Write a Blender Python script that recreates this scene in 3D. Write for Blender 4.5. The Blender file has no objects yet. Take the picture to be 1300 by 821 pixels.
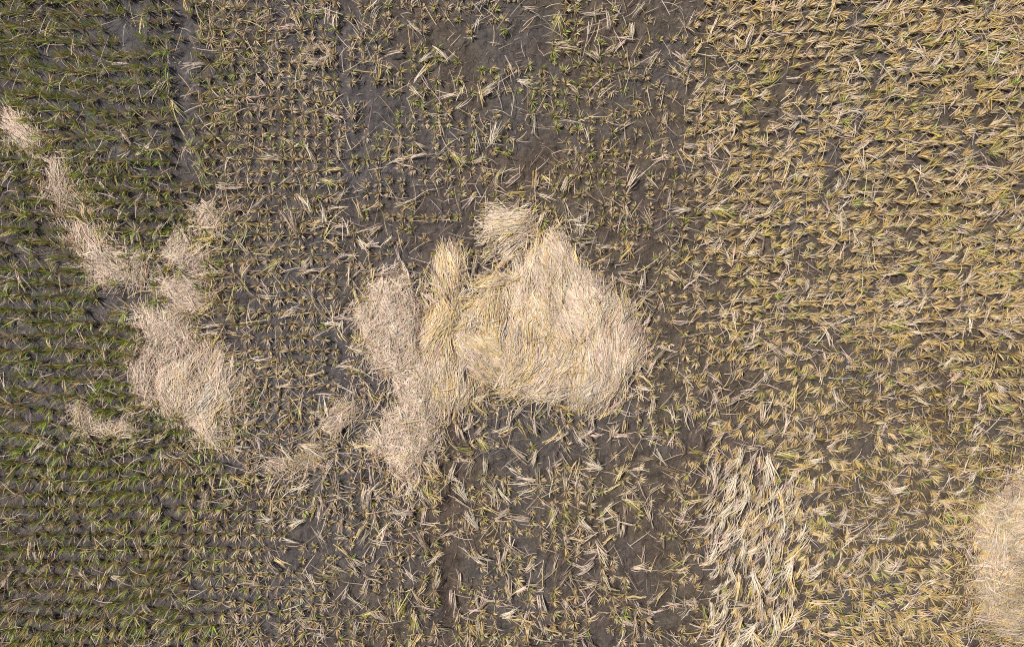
import bpy, math
import numpy as np

# ------------------------------------------------------------------ basics
rng = np.random.default_rng(20)
R = math.radians
scene = bpy.context.scene
col = scene.collection
S = 68.0                      # plan scale: photo pixels per metre on the mud
CX, CY = 650.0, 365.0         # the point straight below the drone
CAM_Z = 12.75


def gx(px): return (np.asarray(px, float) - CX) / S
def gy(py): return (CY - np.asarray(py, float)) / S


def hash2(ix, iy, seed):
    h = (ix.astype(np.int64) * 374761393 + iy.astype(np.int64) * 668265263 + seed * 1442695041) & 0xFFFFFFFF
    h = ((h ^ (h >> 13)) * 1274126177) & 0xFFFFFFFF
    return ((h ^ (h >> 16)) & 0xFFFF) / 65535.0


def vnoise(x, y, f, seed):
    x = np.asarray(x, float) * f; y = np.asarray(y, float) * f
    ix = np.floor(x); iy = np.floor(y)
    u = x - ix; v = y - iy
    u = u * u * (3 - 2 * u); v = v * v * (3 - 2 * v)
    a = hash2(ix, iy, seed); b = hash2(ix + 1, iy, seed)
    c = hash2(ix, iy + 1, seed); d = hash2(ix + 1, iy + 1, seed)
    return (a * (1 - u) + b * u) * (1 - v) + (c * (1 - u) + d * u) * v


def fbm(x, y, f, seed, n=3):
    t = 0.0; w = 1.0; s = 0.0
    for k in range(n):
        t = t + w * vnoise(x, y, f * 2 ** k, seed + 17 * k); s += w; w *= 0.5
    return t / s


def sstep(a, b, x):
    t = np.clip((np.asarray(x, float) - a) / (b - a), 0, 1)
    return t * t * (3 - 2 * t)


# ------------------------------------------------------------------ mesh helpers
def mesh_from(name, V, F, C=None, smooth=True):
    V = np.ascontiguousarray(V, dtype=np.float32); F = np.ascontiguousarray(F, dtype=np.int32)
    me = bpy.data.meshes.new(name)
    k = F.shape[1]
    me.vertices.add(len(V)); me.vertices.foreach_set('co', V.ravel())
    me.loops.add(F.size); me.loops.foreach_set('vertex_index', F.ravel())
    me.polygons.add(len(F))
    me.polygons.foreach_set('loop_start', np.arange(0, F.size, k, dtype=np.int32))
    me.polygons.foreach_set('loop_total', np.full(len(F), k, dtype=np.int32))
    me.polygons.foreach_set('use_smooth', np.full(len(F), smooth, dtype=bool))
    if C is not None:
        a = me.color_attributes.new('tint', 'FLOAT_COLOR', 'POINT')
        rgba = np.ones((len(V), 4), np.float32); rgba[:, :3] = C
        a.data.foreach_set('color', rgba.ravel())
    me.update(calc_edges=True)
    return me


def put(name, me, mat, parent=None, label=None, cat=None, group=None, kind=None, loc=None):
    if mat is not None and not me.materials: me.materials.append(mat)
    o = bpy.data.objects.new(name, me); col.objects.link(o)
    if parent is not None: o.parent = parent
    if loc is not None: o.location = loc
    for k, v in (('label', label), ('category', cat), ('group', group), ('kind', kind)):
        if v: o[k] = v
    return o


def empty(name, loc, label, cat, group=None):
    o = bpy.data.objects.new(name, None); col.objects.link(o)
    o.location = loc; o['label'] = label; o['category'] = cat
    o.empty_display_size = 0.1
    if group: o['group'] = group
    return o


def ribbons(P, W, side, C, fold=0.0):
    """P (N,K,3) centre lines, W (N,K) half widths, side (N,3) or (N,K,3), C (N,3) colour; fold > 0 gives a V section of 3 verts across."""
    N, K, _ = P.shape
    if side.ndim == 2: side = np.repeat(side[:, None, :], K, 1)
    L = P - side * W[..., None]; Rr = P + side * W[..., None]
    if fold > 0:
        M = P.copy(); M[..., 2] += W * fold
        V = np.stack([L, M, Rr], 2); m = 3
    else:
        V = np.stack([L, Rr], 2); m = 2
    V = V.reshape(-1, 3)
    idx = np.arange(N * K * m).reshape(N, K, m)
    q = []
    for j in range(m - 1):
        q.append(np.stack([idx[:, :-1, j], idx[:, :-1, j + 1], idx[:, 1:, j + 1], idx[:, 1:, j]], -1).reshape(-1, 4))
    return V, np.concatenate(q), np.repeat(C, K * m, 0)


def join(parts):
    Vs, Fs, Cs, n = [], [], [], 0
    for V, F, C in parts:
        Vs.append(V); Fs.append(F + n); Cs.append(C); n += len(V)
    return np.concatenate(Vs), np.concatenate(Fs), np.concatenate(Cs)


def blades(base, length, az, tilt, curl, width, C, K=4, roll=0.5, r=rng):
    """Growing blades: start at base, tilt from vertical grows by curl along the length."""
    N = len(base)
    t = np.linspace(0, 1, K)
    seg = length / (K - 1)
    P = np.zeros((N, K, 3)); P[:, 0] = base
    ca, sa = np.cos(az), np.sin(az)
    for k in range(1, K):
        a = tilt + curl * ((k - 0.5) / (K - 1))
        h = np.sin(a) * seg
        P[:, k, 0] = P[:, k - 1, 0] + ca * h
        P[:, k, 1] = P[:, k - 1, 1] + sa * h
        P[:, k, 2] = P[:, k - 1, 2] + np.cos(a) * seg
    P[..., 2] = np.maximum(P[..., 2], base[:, None, 2] + 0.006)
    rl = r.normal(0, roll, N)
    side = np.stack([-sa * np.cos(rl), ca * np.cos(rl), np.sin(rl)], 1)
    prof = np.interp(t, [0, 0.35, 0.75, 1], [0.75, 1.0, 0.8, 0.22])
    return ribbons(P, width[:, None] * 0.5 * prof[None], side, C)


def pick(pal, n, r=rng, jit=0.12, spread=0.05):
    """n colours out of a palette [(weight, rgb)], each with its own small change."""
    w = np.array([p[0] for p in pal], float); w /= w.sum()
    c = np.array([p[1] for p in pal], float)[r.choice(len(pal), n, p=w)]
    return np.clip(c * (1 + r.normal(0, jit, (n, 1))) * (1 + r.normal(0, spread, (n, 3))), 0.01, 0.85)


# straw and leaf colours
PALE = (0.63, 0.50, 0.37); CREAM = (0.70, 0.585, 0.44); PINK = (0.58, 0.44, 0.34)
GOLD = (0.62, 0.44, 0.14); HONEY = (0.66, 0.50, 0.24); GREY = (0.43, 0.355, 0.265)
BROWN = (0.31, 0.205, 0.115); RUST = (0.33, 0.18, 0.06); OLIVE = (0.32, 0.28, 0.07)
GREEN = (0.16, 0.28, 0.035); LIME = (0.38, 0.48, 0.07); DULL = (0.38, 0.30, 0.20)

# ------------------------------------------------------------------ materials
def new_mat(name):
    m = bpy.data.materials.new(name); m.use_nodes = True
    return m, m.node_tree.nodes, m.node_tree.links


def straw_material(name, trans=0.22, rough=0.5, spec=0.35):
    m, N, L = new_mat(name)
    bs = N['Principled BSDF']; out = N['Material Output']
    at = N.new('ShaderNodeAttribute'); at.attribute_name = 'tint'
    tc = N.new('ShaderNodeNewGeometry')
    nz = N.new('ShaderNodeTexNoise'); nz.inputs['Scale'].default_value = 38; nz.inputs['Detail'].default_value = 2
    L.new(tc.outputs['Position'], nz.inputs['Vector'])
    mr = N.new('ShaderNodeMapRange'); mr.inputs['From Min'].default_value = 0.3; mr.inputs['From Max'].default_value = 0.7
    mr.inputs['To Min'].default_value = 0.82; mr.inputs['To Max'].default_value = 1.15
    L.new(nz.outputs['Fac'], mr.inputs['Value'])
    mx = N.new('ShaderNodeVectorMath'); mx.operation = 'MULTIPLY'
    L.new(at.outputs['Color'], mx.inputs[0]); L.new(mr.outputs['Result'], mx.inputs[1])
    L.new(mx.outputs['Vector'], bs.inputs['Base Color'])
    bs.inputs['Roughness'].default_value = rough
    bs.inputs['Specular IOR Level'].default_value = spec
    tr = N.new('ShaderNodeBsdfTranslucent'); L.new(mx.outputs['Vector'], tr.inputs['Color'])
    ms = N.new('ShaderNodeMixShader'); ms.inputs['Fac'].default_value = trans
    L.new(bs.outputs['BSDF'], ms.inputs[1]); L.new(tr.outputs['BSDF'], ms.inputs[2])
    L.new(ms.outputs['Shader'], out.inputs['Surface'])
    return m


M_STRAW = straw_material('dry_straw', 0.15, 0.45, 0.4)
M_LEAF = straw_material('rice_leaf', 0.28, 0.45, 0.4)


def mound_material():
    m, N, L = new_mat('packed_straw')
    bs = N['Principled BSDF']
    at = N.new('ShaderNodeAttribute'); at.attribute_name = 'tint'
    tc = N.new('ShaderNodeTexCoord')
    mp = N.new('ShaderNodeMapping'); mp.inputs['Scale'].default_value = (70, 18, 40)
    mp.inputs['Rotation'].default_value = (0, 0, 0.4)
    L.new(tc.outputs['Object'], mp.inputs['Vector'])
    nz = N.new('ShaderNodeTexNoise'); nz.inputs['Scale'].default_value = 1.0; nz.inputs['Detail'].default_value = 4
    L.new(mp.outputs['Vector'], nz.inputs['Vector'])
    mr = N.new('ShaderNodeMapRange'); mr.inputs['From Min'].default_value = 0.3; mr.inputs['From Max'].default_value = 0.7
    mr.inputs['To Min'].default_value = 0.55; mr.inputs['To Max'].default_value = 1.2
    L.new(nz.outputs['Fac'], mr.inputs['Value'])
    mx = N.new('ShaderNodeVectorMath'); mx.operation = 'MULTIPLY'
    L.new(at.outputs['Color'], mx.inputs[0]); L.new(mr.outputs['Result'], mx.inputs[1])
    L.new(mx.outputs['Vector'], bs.inputs['Base Color'])
    bs.inputs['Roughness'].default_value = 0.8
    bp = N.new('ShaderNodeBump'); bp.inputs['Strength'].default_value = 0.9; bp.inputs['Distance'].default_value = 0.02
    L.new(nz.outputs['Fac'], bp.inputs['Height']); L.new(bp.outputs['Normal'], bs.inputs['Normal'])
    return m


M_MOUND = mound_material()


def mud_material():
    m, N, L = new_mat('paddy_mud')
    bs = N['Principled BSDF']
    at = N.new('ShaderNodeAttribute'); at.attribute_name = 'tint'
    geo = N.new('ShaderNodeNewGeometry')
    def noise(scale, detail, rough=0.6):
        n = N.new('ShaderNodeTexNoise'); n.inputs['Scale'].default_value = scale
        n.inputs['Detail'].default_value = detail; n.inputs['Roughness'].default_value = rough
        L.new(geo.outputs['Position'], n.inputs['Vector']); return n
    n1 = noise(3.0, 6); n2 = noise(16, 6, 0.7); n3 = noise(60, 4, 0.7)
    def rangef(n, lo, hi, a=0.3, b=0.7):
        r_ = N.new('ShaderNodeMapRange'); r_.inputs['From Min'].default_value = a; r_.inputs['From Max'].default_value = b
        r_.inputs['To Min'].default_value = lo; r_.inputs['To Max'].default_value = hi
        L.new(n.outputs['Fac'], r_.inputs['Value']); return r_
    a = rangef(n1, 0.7, 1.3); b = rangef(n2, 0.6, 1.4); c = rangef(n3, 0.7, 1.3)
    m1 = N.new('ShaderNodeMath'); m1.operation = 'MULTIPLY'; L.new(a.outputs[0], m1.inputs[0]); L.new(b.outputs[0], m1.inputs[1])
    m2 = N.new('ShaderNodeMath'); m2.operation = 'MULTIPLY'; L.new(m1.outputs[0], m2.inputs[0]); L.new(c.outputs[0], m2.inputs[1])
    mx = N.new('ShaderNodeVectorMath'); mx.operation = 'MULTIPLY'
    L.new(at.outputs['Color'], mx.inputs[0]); L.new(m2.outputs[0], mx.inputs[1])
    L.new(mx.outputs['Vector'], bs.inputs['Base Color'])
    rr = rangef(n1, 0.5, 0.9); L.new(rr.outputs[0], bs.inputs['Roughness'])
    bs.inputs['Specular IOR Level'].default_value = 0.28
    ad = N.new('ShaderNodeMath'); ad.operation = 'MULTIPLY_ADD'; ad.inputs[1].default_value = 0.35
    L.new(n3.outputs['Fac'], ad.inputs[0]); L.new(n2.outputs['Fac'], ad.inputs[2])
    bp = N.new('ShaderNodeBump'); bp.inputs['Strength'].default_value = 1.0; bp.inputs['Distance'].default_value = 0.06
    L.new(ad.outputs[0], bp.inputs['Height']); L.new(bp.outputs['Normal'], bs.inputs['Normal'])
    return m


M_MUD = mud_material()

# ------------------------------------------------------------------ plan rasters (one cell = one photo pixel of ground)
RX0, RY0, RW, RH = -150, -130, 1600, 1130
PX, PY = np.meshgrid(np.arange(RW) + RX0 + 0.5, np.arange(RH) + RY0 + 0.5)


def poly_mask(poly):
    p = np.array(poly, float); inside = np.zeros(PX.shape, bool)
    j = len(p) - 1
    x0, x1 = int(p[:, 0].min() - RX0) - 30, int(p[:, 0].max() - RX0) + 30
    y0, y1 = int(p[:, 1].min() - RY0) - 30, int(p[:, 1].max() - RY0) + 30
    x0, y0 = max(x0, 0), max(y0, 0)
    X, Y = PX[y0:y1, x0:x1], PY[y0:y1, x0:x1]
    # wobble the outline so it is not made of straight lines
    Xw = X + 20 * (fbm(X, Y, 0.07, 3) - 0.5) + 13 * (vnoise(X, Y, 0.23, 5) - 0.5)
    Yw = Y + 20 * (fbm(X, Y, 0.07, 9) - 0.5) + 13 * (vnoise(X, Y, 0.23, 11) - 0.5)
    m = np.zeros(X.shape, bool)
    for i in range(len(p)):
        xi, yi, xj, yj = p[i, 0], p[i, 1], p[j, 0], p[j, 1]
        with np.errstate(divide='ignore', invalid='ignore'):
            c = ((yi > Yw) != (yj > Yw)) & (Xw < (xj - xi) * (Yw - yi) / (yj - yi + 1e-9) + xi)
        m ^= c; j = i
    inside[y0:y1, x0:x1] = m
    return inside


def blur(a, r):
    a = a.astype(np.float32)
    for _ in range(2):
        for ax in (0, 1):
            c = np.cumsum(np.concatenate([np.zeros_like(np.take(a, [0], ax)), a], ax), ax)
            n = a.shape[ax]
            hi = np.clip(np.arange(n) + r + 1, 0, n); lo = np.clip(np.arange(n) - r, 0, n)
            a = (np.take(c, hi, ax) - np.take(c, lo, ax)) / (2 * r + 1)
    return a


def samp(a, px, py):
    ix = np.clip((np.asarray(px) - RX0).astype(int), 0, RW - 1); iy = np.clip((np.asarray(py) - RY0).astype(int), 0, RH - 1)
    return a[iy, ix]


# ------------------------------------------------------------------ mud relief
def lane(px, py, x0, w, y0, y1, bend=0, seed=1):
    c = x0 + bend * np.sin(py / 70.0) + 10 * (vnoise(py, py * 0, 0.02, seed) - 0.5)
    return np.exp(-((px - c) / w) ** 2) * sstep(y0 - 25, y0 + 10, py) * (1 - sstep(y1 - 15, y1 + 25, py))


def spot(px, py, x, y, rx, ry):
    return np.exp(-(((px - x) / rx) ** 2 + ((py - y) / ry) ** 2) ** 1.6)


def swath_at(px, py):
    """the flattened strip of long pale straw: a straight side along the bare line, frayed elsewhere"""
    n = 26 * (fbm(px, py, 0.03, 950) - 0.5)
    g = np.exp(-(np.maximum(np.asarray(px, float) - 925 + n, 0) / 72) ** 2) * sstep(896, 904, px)
    return g * (0.25 + 0.75 * sstep(560, 640, py + n * 2)) * sstep(480, 520, py + n) * (1 - 0.8 * sstep(770, 830, py))


def bare(px, py):
    """0..1: how much the mud is left without plants."""
    b = 1.0 * lane(px, py, 228, 11, -60, 215, 6, 1)
    b = np.maximum(b, 0.95 * lane(px, py, 455, 8, -60, 285, 2, 2))
    b = np.maximum(b, 0.8 * lane(px, py, 541, 6, -60, 330, 2, 22))
    b = np.maximum(b, 0.95 * lane(px, py, 572, 11, 520, 900, 2, 3))
    b = np.maximum(b, 0.85 * lane(px, py, 528, 8, 600, 900, 2, 31))
    b = np.maximum(b, 0.8 * lane(px, py, 1082, 8, 60, 190, 3, 4))
    b = np.maximum(b, 0.8 * lane(px, py, 820, 14, 70, 330, 8, 5))
    b = np.maximum(b, 0.8 * lane(px, py, 660, 10, -60, 230, 6, 6))
    b = np.maximum(b, 0.75 * lane(px, py, 896, 4, 500, 800, 1, 8))
    for x, y, rx, ry, s in ((172, 378, 48, 24, 1.0), (480, 250, 40, 45, .5), (845, 440, 40, 36, .35),
                            (1010, 330, 20, 40, .7), (1235, 195, 36, 16, .85), (1045, 440, 24, 26, .7), (385, 690, 55, 32, .55),
                            (440, 395, 20, 40, .4), (700, 190, 60, 60, .25), (1255, 545, 26, 14, .8),
                            (1010, 110, 20, 35, .7), (160, 30, 24, 26, .5),
                            (1160, 240, 18, 30, .5), (1215, 345, 20, 14, .7), (60, 335, 20, 10, .6),
                            (1090, 560, 24, 10, .6), (1000, 220, 16, 22, .6)):
        b = np.maximum(b, s * spot(px, py, x, y, rx, ry))
    mid = sstep(420, 470, px) * (1 - sstep(850, 900, px))
    b = np.maximum(b, mid * (0.14 + 0.68 * sstep(0.5, 0.72, fbm(px, py, 0.022, 40))))
    b = np.maximum(b, 0.7 * sstep(0.64, 0.8, fbm(px, py, 0.02, 60)) * (1 - mid) * (0.15 + 0.85 * sstep(800, 900, px)))
    return b


def mud_z(px, py):
    x, y = gx(px), gy(py)
    z = 0.06 * (fbm(x, y, 1.1, 70) - 0.5) + 0.09 * (fbm(x, y, 4.5, 71) - 0.5) + 0.075 * (fbm(x, y, 11.0, 72, 2) - 0.5)
    rut = (lane(px, py, 228, 7, -60, 215, 6, 1) + lane(px, py, 455, 6, -60, 285, 2, 2) + lane(px, py, 572, 7, 520, 900, 2, 3)
           + lane(px, py, 528, 5, 600, 900, 2, 31) + lane(px, py, 541, 5, -60, 330, 2, 22) + 0.8 * lane(px, py, 896, 3, 500, 800, 1, 8))
    z = z - 0.03 * rut * (0.4 + 1.2 * fbm(x, y, 2.0, 73))
    return z


ax = np.concatenate([-np.geomspace(200, 12.5, 26), np.arange(-12.0, 12.001, 0.035), np.geomspace(12.5, 200, 26)])
ay = np.concatenate([-np.geomspace(200, 9.8, 26), np.arange(-9.2, 8.001, 0.035), np.geomspace(8.5, 200, 26)])
GX, GY = np.meshgrid(ax, ay)
gpx, gpy = GX * S + CX, CY - GY * S
Z = mud_z(gpx, gpy)
# footprints pressed into the soft mud
for k in range(520):
    fx, fy = rng.uniform(-9.6, 9.6), rng.uniform(-7, 5.6)
    a = rng.uniform(0, math.pi)
    i0, i1 = np.searchsorted(ax, (fx - .25, fx + .25)); j0, j1 = np.searchsorted(ay, (fy - .25, fy + .25))
    dx, dy = GX[j0:j1, i0:i1] - fx, GY[j0:j1, i0:i1] - fy
    u = (dx * math.cos(a) + dy * math.sin(a)) / 0.13; v = (-dx * math.sin(a) + dy * math.cos(a)) / 0.055
    d = u * u + v * v
    Z[j0:j1, i0:i1] += -0.045 * np.exp(-d ** 1.5) + 0.018 * np.exp(-(d - 1.7) ** 2 / 0.5)
edge = np.maximum(sstep(12, 16, np.abs(GX)), sstep(9.2, 13, np.abs(GY)))
Z *= 1 - edge
# mud colour: bluish wet clay among the green rows, warmer and drier towards the golden stubble
warm = sstep(250, 700, gpx + 160 * (fbm(GX, GY, 0.5, 80) - 0.5))
wetn = sstep(0.45, 0.68, fbm(GX, GY, 0.7, 81))
c_wet = np.array([0.094, 0.079, 0.073]); c_dry = np.array([0.103, 0.080, 0.058]); c_blue = np.array([0.092, 0.084, 0.085]); c_red = np.array([0.092, 0.063, 0.048])
Cm = c_wet[None, None] * (1 - warm[..., None]) + c_dry[None, None] * warm[..., None]
w2 = (0.75 * wetn * (1 - 0.35 * warm))[..., None]
Cm = Cm * (1 - w2) + c_blue * w2
redp = (np.maximum(lane(gpx, gpy, 572, 16, 520, 900, 2, 3), 0.7 * sstep(.55, .75, fbm(GX, GY, 0.9, 83)) * sstep(420, 560, gpx)))[..., None]
Cm = Cm * (1 - 0.7 * redp) + c_red * 0.7 * redp
Cm = Cm * (1.0 + 0.3 * (fbm(GX, GY, 2.6, 84) - 0.5))[..., None]
ny, nx = GX.shape
V = np.stack([GX, GY, Z], -1).reshape(-1, 3)
ii = np.arange(nx * ny).reshape(ny, nx)
F = np.stack([ii[:-1, :-1], ii[:-1, 1:], ii[1:, 1:], ii[1:, :-1]], -1).reshape(-1, 4)
put('ground', mesh_from('ground', V, F, Cm.reshape(-1, 3)), M_MUD, label='grey brown wet mud of the harvested rice paddy', kind='structure')


def ground_at(px, py): return mud_z(np.asarray(px, float), np.asarray(py, float))


# ------------------------------------------------------------------ straw heaps
STR_L = []          # collected heap rasters
HEAP_H = np.zeros(PX.shape, np.float32)
HEAP_MASK = np.zeros(PX.shape, bool)


def lay_straw(H, cx, cy, ang, length, width, C, lift, bow, r=rng, K=4, droop=None):
    """Straws lying over the height raster H: centre (px), angle (rad, counter-clockwise in plan), length (m)."""
    n = len(cx)
    t = np.linspace(-0.5, 0.5, K)[None]
    kink = r.normal(0, 0.09, n)[:, None] * (t * 2) ** 2
    lx = (np.cos(ang)[:, None] * t - np.sin(ang)[:, None] * kink * 0.5) * length[:, None]
    ly = (np.sin(ang)[:, None] * t + np.cos(ang)[:, None] * kink * 0.5) * length[:, None]
    qx = cx[:, None] + lx * S; qy = cy[:, None] - ly * S
    gz = ground_at(qx, qy)
    z = np.maximum(samp(H, qx, qy), gz) + 0.008 + lift[:, None] + bow[:, None] * (1 - (2 * t) ** 2) + r.normal(0, 0.10, n)[:, None] * t * length[:, None]
    z = np.maximum(z, gz + 0.008)
    P = np.stack([gx(qx), gy(qy), z], -1)
    rl = r.normal(0, 0.5, n)
    side = np.stack([-np.sin(ang) * np.cos(rl), np.cos(ang) * np.cos(rl), np.sin(rl)], 1)
    W = width[:, None] * 0.5 * np.interp(t[0], [-.5, -.2, .25, .5], [.9, 1, .85, .45])[None]
    return ribbons(P, W, side, C, fold=0.55)


def heap(name, label, cat, polys, H, angle, palettes, dens=1.0, length=(0.28, 0.55), jit=14, wide=0.009, edge=11, group=None,
         swirl=35, base=PINK, sheaves=(), lump=0.25, seed=0, bj=0.07, fringe=1.15, holes=()):
    r = np.random.default_rng(100 + seed)
    m = np.zeros(PX.shape, bool)
    for p in polys: m |= poly_mask(p)
    for (hx, hy, hr) in holes: m &= ((PX - hx) ** 2 + ((PY - hy) * 1.2) ** 2 > hr ** 2)
    rag = 0.95 if seed >= 10 and seed != 21 else (0.42 if seed == 1 else 0.6)
    soft = blur(m, 6)
    m = soft + rag * (fbm(PX, PY, 0.085, 800 + seed, 2) - 0.5) + 0.4 * (vnoise(PX, PY, 0.3, 820 + seed) - 0.5) > 0.5
    m &= soft > 0.02
    if seed >= 10 and seed != 21: fringe, H, jit, length = 2.0, H * 0.75, jit + 6, (length[0], length[1] + 0.1)
    elif seed == 1: fringe = 0.9
    elif seed != 21: fringe = 1.4
    b = blur(m, edge)
    H = H * 0.45
    h = H * np.clip((b - 0.30) / 0.62, -0.3, 1)
    h = np.where(h > 0, H * (np.clip(h, 0, None) / H) ** 0.9, h)
    x, y = gx(PX), gy(PY)
    h = h * (1 + lump * 2 * (fbm(PX, PY, 0.035, 200 + seed) - 0.5)) + np.where(h > 0.03, (0.14 if seed in (1, 18) else 0.095) * (fbm(PX, PY, 0.09, 300 + seed, 3) - 0.5), 0)
    h = h.astype(np.float32)
    ys, xs = np.nonzero(m)
    c0 = (xs.mean() + RX0, ys.mean() + RY0)
    root = empty(name, (float(gx(c0[0])), float(gy(c0[1])), 0.0), label, cat, group)
    off = np.array([gx(c0[0]), gy(c0[1]), 0.0])
    # packed inside of the heap
    st = 2
    sub = (b > (0.62 if seed in (6, 11, 13, 19, 20) else 0.27))
    y0, y1, x0, x1 = ys.min() - 16, ys.max() + 16, xs.min() - 16, xs.max() + 16
    y0, x0 = max(y0, 0), max(x0, 0)
    hh = h[y0:y1:st, x0:x1:st]; bb = sub[y0:y1:st, x0:x1:st]
    qx, qy = PX[y0:y1:st, x0:x1:st], PY[y0:y1:st, x0:x1:st]
    zz = np.where(hh > 0.0, np.maximum(hh, 0) + 0.0, -0.06) + np.minimum(ground_at(qx, qy), 0.02) * (hh < 0.06)
    VV = np.stack([gx(qx), gy(qy), zz], -1)
    n2, n1 = hh.shape
    ii = np.arange(n1 * n2).reshape(n2, n1)
    ok = (bb[:-1, :-1] & bb[1:, 1:] & bb[:-1, 1:] & bb[1:, :-1])
    F = np.stack([ii[1:, :-1], ii[1:, 1:], ii[:-1, 1:], ii[:-1, :-1]], -1)[ok]
    used = np.unique(F); re = np.full(n1 * n2, -1); re[used] = np.arange(len(used))
    Vm = VV.reshape(-1, 3)[used] - off
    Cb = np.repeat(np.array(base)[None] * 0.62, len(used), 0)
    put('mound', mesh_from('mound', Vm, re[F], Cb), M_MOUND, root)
    # straws laid in handfuls over it
    area = m.sum() / S ** 2
    nb = int(area * 62 * dens)
    w = np.ones(len(xs)); k = r.choice(len(xs), nb)
    bx, by = xs[k] + RX0 + r.uniform(0, 1, nb), ys[k] + RY0 + r.uniform(0, 1, nb)
    ba = np.radians(np.array([angle(a, c) for a, c in zip(bx, by)]) + swirl * 2 * (fbm(bx, by, 0.03, 400 + seed, 2) - 0.5) + r.normal(0, jit * 0.8, nb))
    pi_ = np.array([palettes(a, c) for a, c in zip(bx, by)])
    bl = r.uniform(0, 0.05, nb)
    per = r.integers(12, 26, nb)
    idx = np.repeat(np.arange(nb), per); n = len(idx)
    da, dp = r.normal(0, 0.07, n), r.normal(0, bj, n)
    aa = ba[idx] + np.radians(r.normal(0, jit, n))
    cx = bx[idx] + (np.cos(aa) * da - np.sin(aa) * dp) * S; cy = by[idx] - (np.sin(aa) * da + np.cos(aa) * dp) * S
    ln = r.uniform(length[0], length[1], n)
    keep = samp(b, cx, cy) > (0.16 + 0.30 * r.random(n) ** 1.5) / fringe
    aa, cx, cy, ln, idx = aa[keep], cx[keep], cy[keep], ln[keep], idx[keep]; n = len(idx)
    # pull straw ends in so only a few poke far out past the heap
    for s in (-1, 1):
        ex, ey = cx + s * np.cos(aa) * ln * 0.5 * S, cy - s * np.sin(aa) * ln * 0.5 * S
        out_ = (samp(b, ex, ey) < 0.08) & (r.random(n) < (0.93 if seed == 1 else 0.7))
        cx = np.where(out_, cx - s * np.cos(aa) * 0.11 * S, cx); cy = np.where(out_, cy + s * np.sin(aa) * 0.11 * S, cy)
        ln = np.where(out_, ln * 0.8, ln)
    # thin straw straggling out from the edge
    ey_, ex_ = np.nonzero((b > 0.015) & (b < 0.34))
    nf = int(len(ex_) / S ** 2 * (25 if seed == 1 else 140) * min(dens, 1.5))
    k = r.choice(len(ex_), nf)
    fx_, fy_ = ex_[k] + RX0 + 0.5, ey_[k] + RY0 + 0.5
    fa = np.radians(np.array([angle(p, q) for p, q in zip(fx_, fy_)]) + r.normal(0, 32, nf))
    cx = np.concatenate([cx, fx_]); cy = np.concatenate([cy, fy_]); aa = np.concatenate([aa, fa])
    ln = np.concatenate([ln, r.uniform(length[0] * 0.6, length[1] * 0.9, nf)]); idx = np.concatenate([idx, r.integers(0, nb, nf)]); n = len(idx)
    C = np.zeros((n, 3))
    tone = ((0.84 if seed == 21 else 1.06) + r.normal(0, 0.11, nb) + 0.45 * (fbm(bx, by, 0.035, 900 + seed, 2) - 0.5))[idx]
    for q in np.unique(pi_):
        s_ = pi_[idx] == q
        C[s_] = pick(PALS[q], int(s_.sum()), r)
    C = np.clip(C * tone[:, None], 0.02, 0.85)
    parts = lay_straw(h, cx, cy, aa, ln, r.uniform(0.7, 1.35, n) * wide, C, bl[idx] + r.uniform(0, 0.02, n), r.uniform(-0.005, 0.02, n), r)
    Vs, Fs, Cs = parts
    put('straw_cover', mesh_from('straw_cover', Vs - off, Fs, Cs), M_STRAW, root)
    # separate sheaves on top
    for (sx, sy, a, L, wd, pal, lab, cnt) in sheaves:
        n = cnt
        t = r.normal(0, 0.10, n); aa = np.radians(a + r.normal(0, 7, n))
        fan = r.uniform(-0.5, 0.5, n)
        cx = sx - np.sin(np.radians(a)) * fan * wd * S + np.cos(aa) * t * S
        cy = sy - np.cos(np.radians(a)) * fan * wd * S - np.sin(aa) * t * S
        ln = r.uniform(0.7, 1.1, n) * L
        v, f, c = lay_straw(h, cx, cy, aa, ln, r.uniform(0.8, 1.4, n) * wide, pick(PALS[pal], n, r), 0.03 + 0.05 * np.sqrt(np.clip(1 - (2 * fan) ** 2, 0, 1)) * r.random(n), r.uniform(0, 0.03, n), r)
        o = put('sheaf', mesh_from('sheaf', v - off, f, c), M_STRAW, root)
        if lab: o['label'] = lab
    np.maximum(HEAP_H, h, out=HEAP_H)
    HEAP_MASK[:] |= m
    return root


PALS = {
    'pale': [(5, PALE), (3, CREAM), (3, PINK), (1, HONEY), (1.2, GREY)],
    'mix': [(3, PALE), (2, CREAM), (2, HONEY), (2, PINK), (1, GOLD), (1, GREY)],
    'gold': [(2, GOLD), (4, HONEY), (2, CREAM), (2, PALE), (.6, BROWN)],
    'warm': [(3, HONEY), (3, PALE), (1.5, GOLD), (2, CREAM), (1, PINK)],
    'pink': [(4, PINK), (3, PALE), (1.6, GREY), (1, CREAM), (.7, BROWN)],
    'grey': [(3, GREY), (3, PINK), (1.5, PALE), (1, DULL), (.8, BROWN)],
    'drab': [(3, DULL), (2, GREY), (2, PINK), (1.5, BROWN), (1, HONEY)],
    'silver': [(3, (0.68, 0.61, 0.52)), (2, GREY), (2, CREAM)],
}


def const(a): return lambda x, y: a


def big_angle(x, y):
    # combed down and outwards from the ridge near the top
    a = math.degrees(math.atan2(-(y - 230), (x - 670)))
    if y > 455 and x < 720: a = 40 + (x - 640) * 0.25
    if x > 735: a = 92 - (x - 735) * 0.25
    return a


def big_pal(x, y):
    if 690 < x < 750 and 425 < y < 480 and rng.random() < 0.55: return 'warm'
    if 640 < x < 700 and rng.random() < 0.5: return 'warm'
    return 'pale' if rng.random() < 0.72 else ('mix' if rng.random() < .6 else 'pink')


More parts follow.
